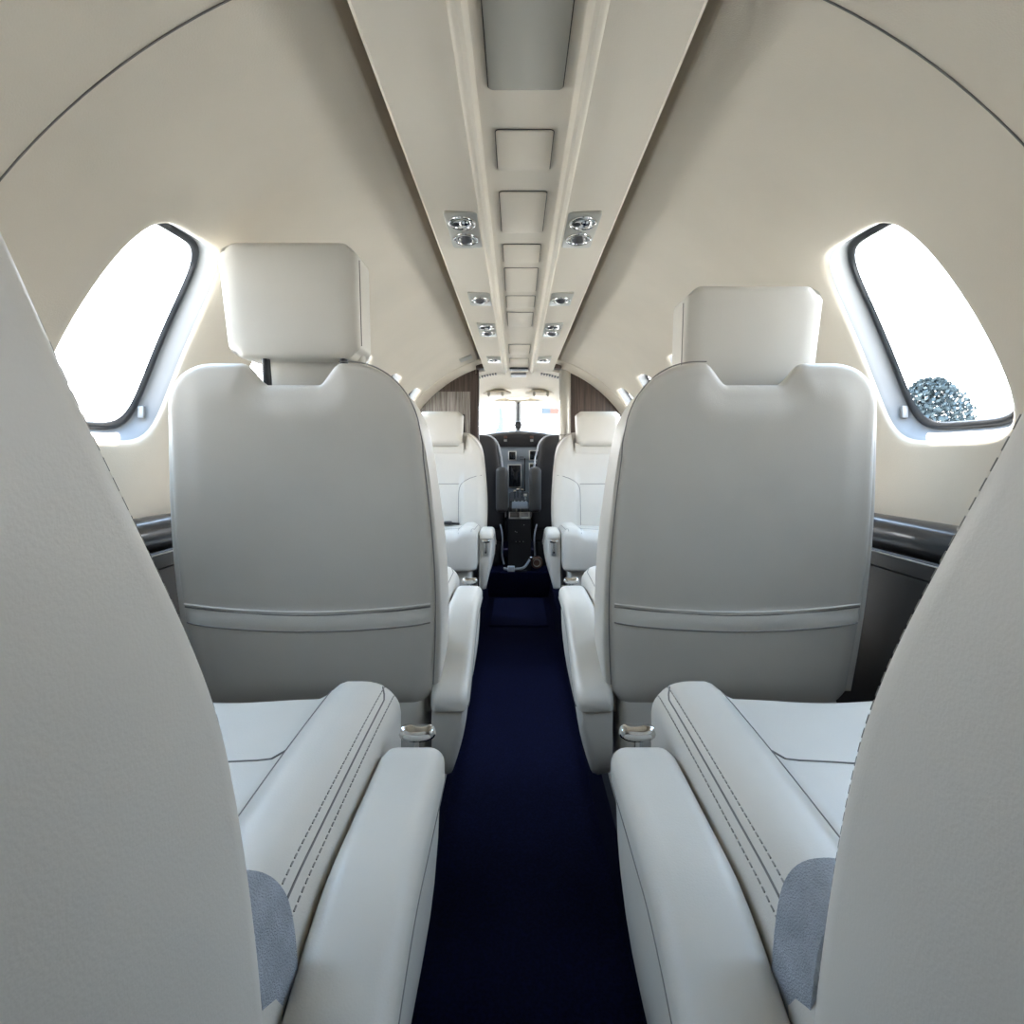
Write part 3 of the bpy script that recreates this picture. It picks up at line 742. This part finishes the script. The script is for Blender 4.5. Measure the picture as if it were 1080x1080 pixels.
# pedestal
root = empty('centre_pedestal', (0.008, 3.90, 0.17), 'black centre pedestal with switch panels and levers between the pilot seats', 'pedestal')
bm = bmesh.new(); loft(bm, [[(-0.078, y, 0.0), (0.078, y, 0.0), (0.078, y, z), (-0.078, y, z)] for y, z in ((0.0, 0.355), (0.16, 0.385), (0.58, 0.495))]); link('body', bm, 'black', root, angle=20)
def ptop(y): return 0.355+0.03*y/0.16 if y < 0.16 else 0.385+0.115*(y-0.16)/0.44
def ped(x0, x1, y0, y1, m, nm, h=0.006, lab=None):
    bm = bmesh.new(); v = []
    loft(bm, [[(x0, y, ptop(y)-0.002), (x1, y, ptop(y)-0.002), (x1, y, ptop(y)+h), (x0, y, ptop(y)+h)] for y in (y0, y1)])
    return link(nm, bm, m, root, angle=20)
ped(-0.074, 0.074, 0.004, 0.15, 'silver', 'trim_panel'); ped(-0.066, -0.004, 0.02, 0.13, 'black', 'switch_bank', 0.009); ped(0.01, 0.06, 0.03, 0.12, 'reveal', 'placard', 0.009)
ped(-0.055, 0.06, 0.18, 0.33, 'instr', 'radio_panel', 0.02); ped(-0.07, 0.07, 0.36, 0.56, 'darkgrey', 'throttle_quadrant', 0.015)
for x, yy, L in ((-0.035, 0.42, 0.09), (-0.012, 0.44, 0.10), (0.02, 0.43, 0.10), (0.045, 0.40, 0.06)):
    bm = bmesh.new(); tube(bm, [(x, yy, ptop(yy)), (x, yy-0.02, ptop(yy)+L*0.7)], 0.005, 8); cyl(bm, (x, yy-0.02, ptop(yy)+L*0.75), 0.011, 0.022, 'X', 14); link('throttle_lever', bm, 'chrome' if L > 0.08 else 'silver', root)
for k in range(8):
    x = -0.05+0.014*k; yy = 0.345 if k % 2 else 0.17
    bm = bmesh.new(); cyl(bm, (x, yy, ptop(yy)+0.012), 0.0045, 0.02, 'Z', 10); link('knob', bm, 'silver' if k % 3 else 'reveal', root)
for (x, z) in ((0.03, 0.315), (-0.03, 0.27), (-0.02, 0.265), (-0.025, 0.20), (0.0, 0.20), (0.025, 0.20)):
    bm = bmesh.new(); cyl(bm, (x, -0.002, z), 0.003, 0.004, 'Y', 8); link('screw', bm, 'silver', root)
# pilot seats
for sx, sd, op in ((-1, 'left', 'left'), (1, 'right', 'right')):
    root = empty('pilot_seat', (sx*0.30, 4.10, 0.17), 'black leather pilot seat with pale fleece edges seen through the doorway, %s' % sd, 'seat', 'pilot seats')
    def P2(a, b, c): return (a, c-0.10*(b-0.3), b)
    def fmp(U, T):
        hw = 0.205-0.05*T**2.0; X = U*hw; tp = 0.935-0.11*(1-np.sqrt(np.clip(1-np.clip((np.abs(U)-0.35)/0.65, 0, 1)**2.2, 0, 1))); return X, 0.26+T*(tp-0.26)
    sl = Slab(fmp, lambda A, B, D: 0.05-er(D, 0.03), lambda A, B, D: -0.045-0.01*sstep(0, .05, D)+er(D, 0.02), P2, nu=24, nt=20)
    bk2 = link('backrest', sl.bm, 'cockleather', root)
    for off, c in ((0.004, -0.030), (0.004, 0.035)):
        pts = [Vector(P2(a*1.0, b, c)) for a, b in [(-sx*(0.209-0.05*((z-0.26)/0.675)**2.0), z) for z in np.linspace(0.35, 0.78, 16)]]
        T = [(-sx*u*0.165, 0.937-0.11*(1-math.sqrt(max(0, 1-max(0, (u-0.35)/0.65)**2.2)))) for u in (0.97, 0.9, 0.8, 0.65, 0.5, 0.3, 0.0)]
        pts += [Vector(P2(a, b, c)) for a, b in T]
        part(link('fleece_edge', TB(pts, 0.0055, 6), 'fleece', bk2), 'pale fleece edging')
    bm = BX((-0.21, 0.0, 0.16), (0.21, 0.42, 0.29), 0.03); link('seat_cushion', bm, 'cockleather', root)
    bm = BX((-0.17, -0.02, 0.0), (0.17, 0.36, 0.17), 0.01); link('seat_base', bm, 'black', root)
    bm = bmesh.new(); x0 = -sx*0.185
    box(bm, (x0-0.042, -0.19, 0.395), (x0+0.042, -0.06, 0.71), 0.030, 5)
    for v in bm.verts: v.co.y -= 0.05*(v.co.z-0.4)
    part(link('armrest', bm, 'cockarm', root) if False else link('armrest', bm, M.setdefault('armgrey', mat('slate_leather', (0.07, 0.07, 0.068), 0.5)), root), 'stowed upright dark grey armrest')
    link('harness_strap', TB(smoothpts([(-sx*0.17, -0.05, 0.30), (-sx*0.19, -0.12, 0.22), (-sx*0.185, -0.10, 0.10), (-sx*0.20, -0.12, 0.03)], 6), 0.006, 6), 'strapcloth', root)
struct(link('wall_cockpit_forward', BX((-0.62, 5.27, 0.0), (0.62, 5.33, 1.04)), 'black'))
# things on the cockpit floor
root = empty('round_case', (0.125, 3.92, 0.17), 'round brown case on the cockpit floor at the foot of the right pilot seat', 'case')
bm = bmesh.new(); cyl(bm, (0, 0, 0.055), 0.042, 0.05, 'Y', 28); bmesh.ops.bevel(bm, geom=[e for e in bm.edges if len(e.link_faces) == 2 and e.calc_face_angle() > 1], offset=0.01, segments=3, affect='EDGES'); link('body', bm, 'brown', root)
bm = bmesh.new(); tube(bm, [(0.024*math.cos(a), -0.027, 0.055+0.024*math.sin(a)) for a in np.linspace(0, 2*math.pi, 24, endpoint=False)], 0.003, 6, closed=True); link('rim', bm, 'post', root)
root = empty('headset', (-0.01, 3.90, 0.17), 'grey headset cable and pale connector lying at the foot of the pedestal', 'headset')
link('cable', TB(smoothpts([(0.09, -0.01, 0.085), (0.05, -0.03, 0.03), (0.0, -0.035, 0.02), (-0.05, -0.03, 0.015), (-0.09, -0.02, 0.02)], 6), 0.009, 8), 'strapcloth', root)
bm = BX((-0.065, -0.045, 0.001), (-0.015, -0.02, 0.04), 0.006); link('connector', bm, 'fleece', root)
bm = bmesh.new(); sphere(bm, (0.095, -0.015, 0.09), 0.013); link('jack', bm, 'chrome', root)
tag(link('foot_pad', BX((-0.02, 3.858, 0.17), (0.055, 3.875, 0.182), 0.004), 'black'), 'small black pad on the edge of the cockpit step', 'pad')

# ------------------------------------------------------------------ outside
struct(link('ground', BX((-150, -60, -1.25), (150, 150, -1.2)), 'apron', smooth=False))
root = empty('hangar', (9, 58, -1.2), 'white hangar seen through the windscreen, right of its centre post', 'building')
link('wall', BX((-9.2, 0, 0), (16, 12, 9.5)), 'hangar', root, smooth=False)
bm = bmesh.new()
for k in range(5): box(bm, (-8.6, -0.05, 2.4+0.45*k), (15, 0.0, 2.46+0.45*k))
link('cladding_rail', bm, 'instr', root, smooth=False)
root2 = link('sign_board', BX((-6.5, -0.2, 6.55), (-5.6, -0.05, 7.1)), 'signblue', root, smooth=False)
link('sign_board', BX((-5.6, -0.2, 6.55), (-4.75, -0.05, 7.1)), 'signorange', root, smooth=False)
root = empty('mast_tower', (-1.6, 52, -1.2), 'pale blue steel tower seen through the windscreen, left of its centre post', 'tower')
bm = bmesh.new(); loft(bm, [[(-1.3, y, 0), (0.4, y, 0), (0.4, y, 4.8), (0.25, y, 6.6), (0.0, y, 6.6), (-0.1, y, 4.9), (-1.0, y, 3.4)] for y in (-0.5, 0.5)]); link('tail', bm, 'paleblue', root, angle=10)
bm = BX((0.5, -0.6, 0), (1.6, 0.6, 4.2), 0.1); link('tank', bm, 'hangar', root)
# tree beyond right window
root = empty('tree', (12.75, 17.5, -0.2), 'leafy tree seen through the right-hand window beside the headrest', 'tree')
bm = bmesh.new(); tube(bm, [(0, 0, -1.0), (0.05, 0, 1.5), (0, 0.1, 3.0)], [0.16, 0.12, 0.05], 8); link('trunk', bm, 'bark', root)
bm = bmesh.new()
for k in range(3600):
    a = random.uniform(0, 2*math.pi); h = random.random(); rr = (0.30+0.85*math.sin(math.pi*min(1, h*0.95+0.05))**0.8)*math.sqrt(random.random())*0.95
    c = Vector((rr*math.cos(a), rr*math.sin(a), 1.2+2.35*h)); n = Vector((random.gauss(0, 1), random.gauss(0, 1), random.gauss(0, 1))).normalized()
    t1 = n.orthogonal().normalized(); t2 = n.cross(t1); L = random.uniform(0.06, 0.11)
    bm.faces.new([bm.verts.new(c+t1*L), bm.verts.new(c+t2*L*0.6), bm.verts.new(c-t1*L), bm.verts.new(c-t2*L*0.6)])
link('foliage', bm, 'leaf', root, smooth=False)
portal((0, 5.0, 1.32), (R_(-70), 0, 0), 1.3, 0.6)
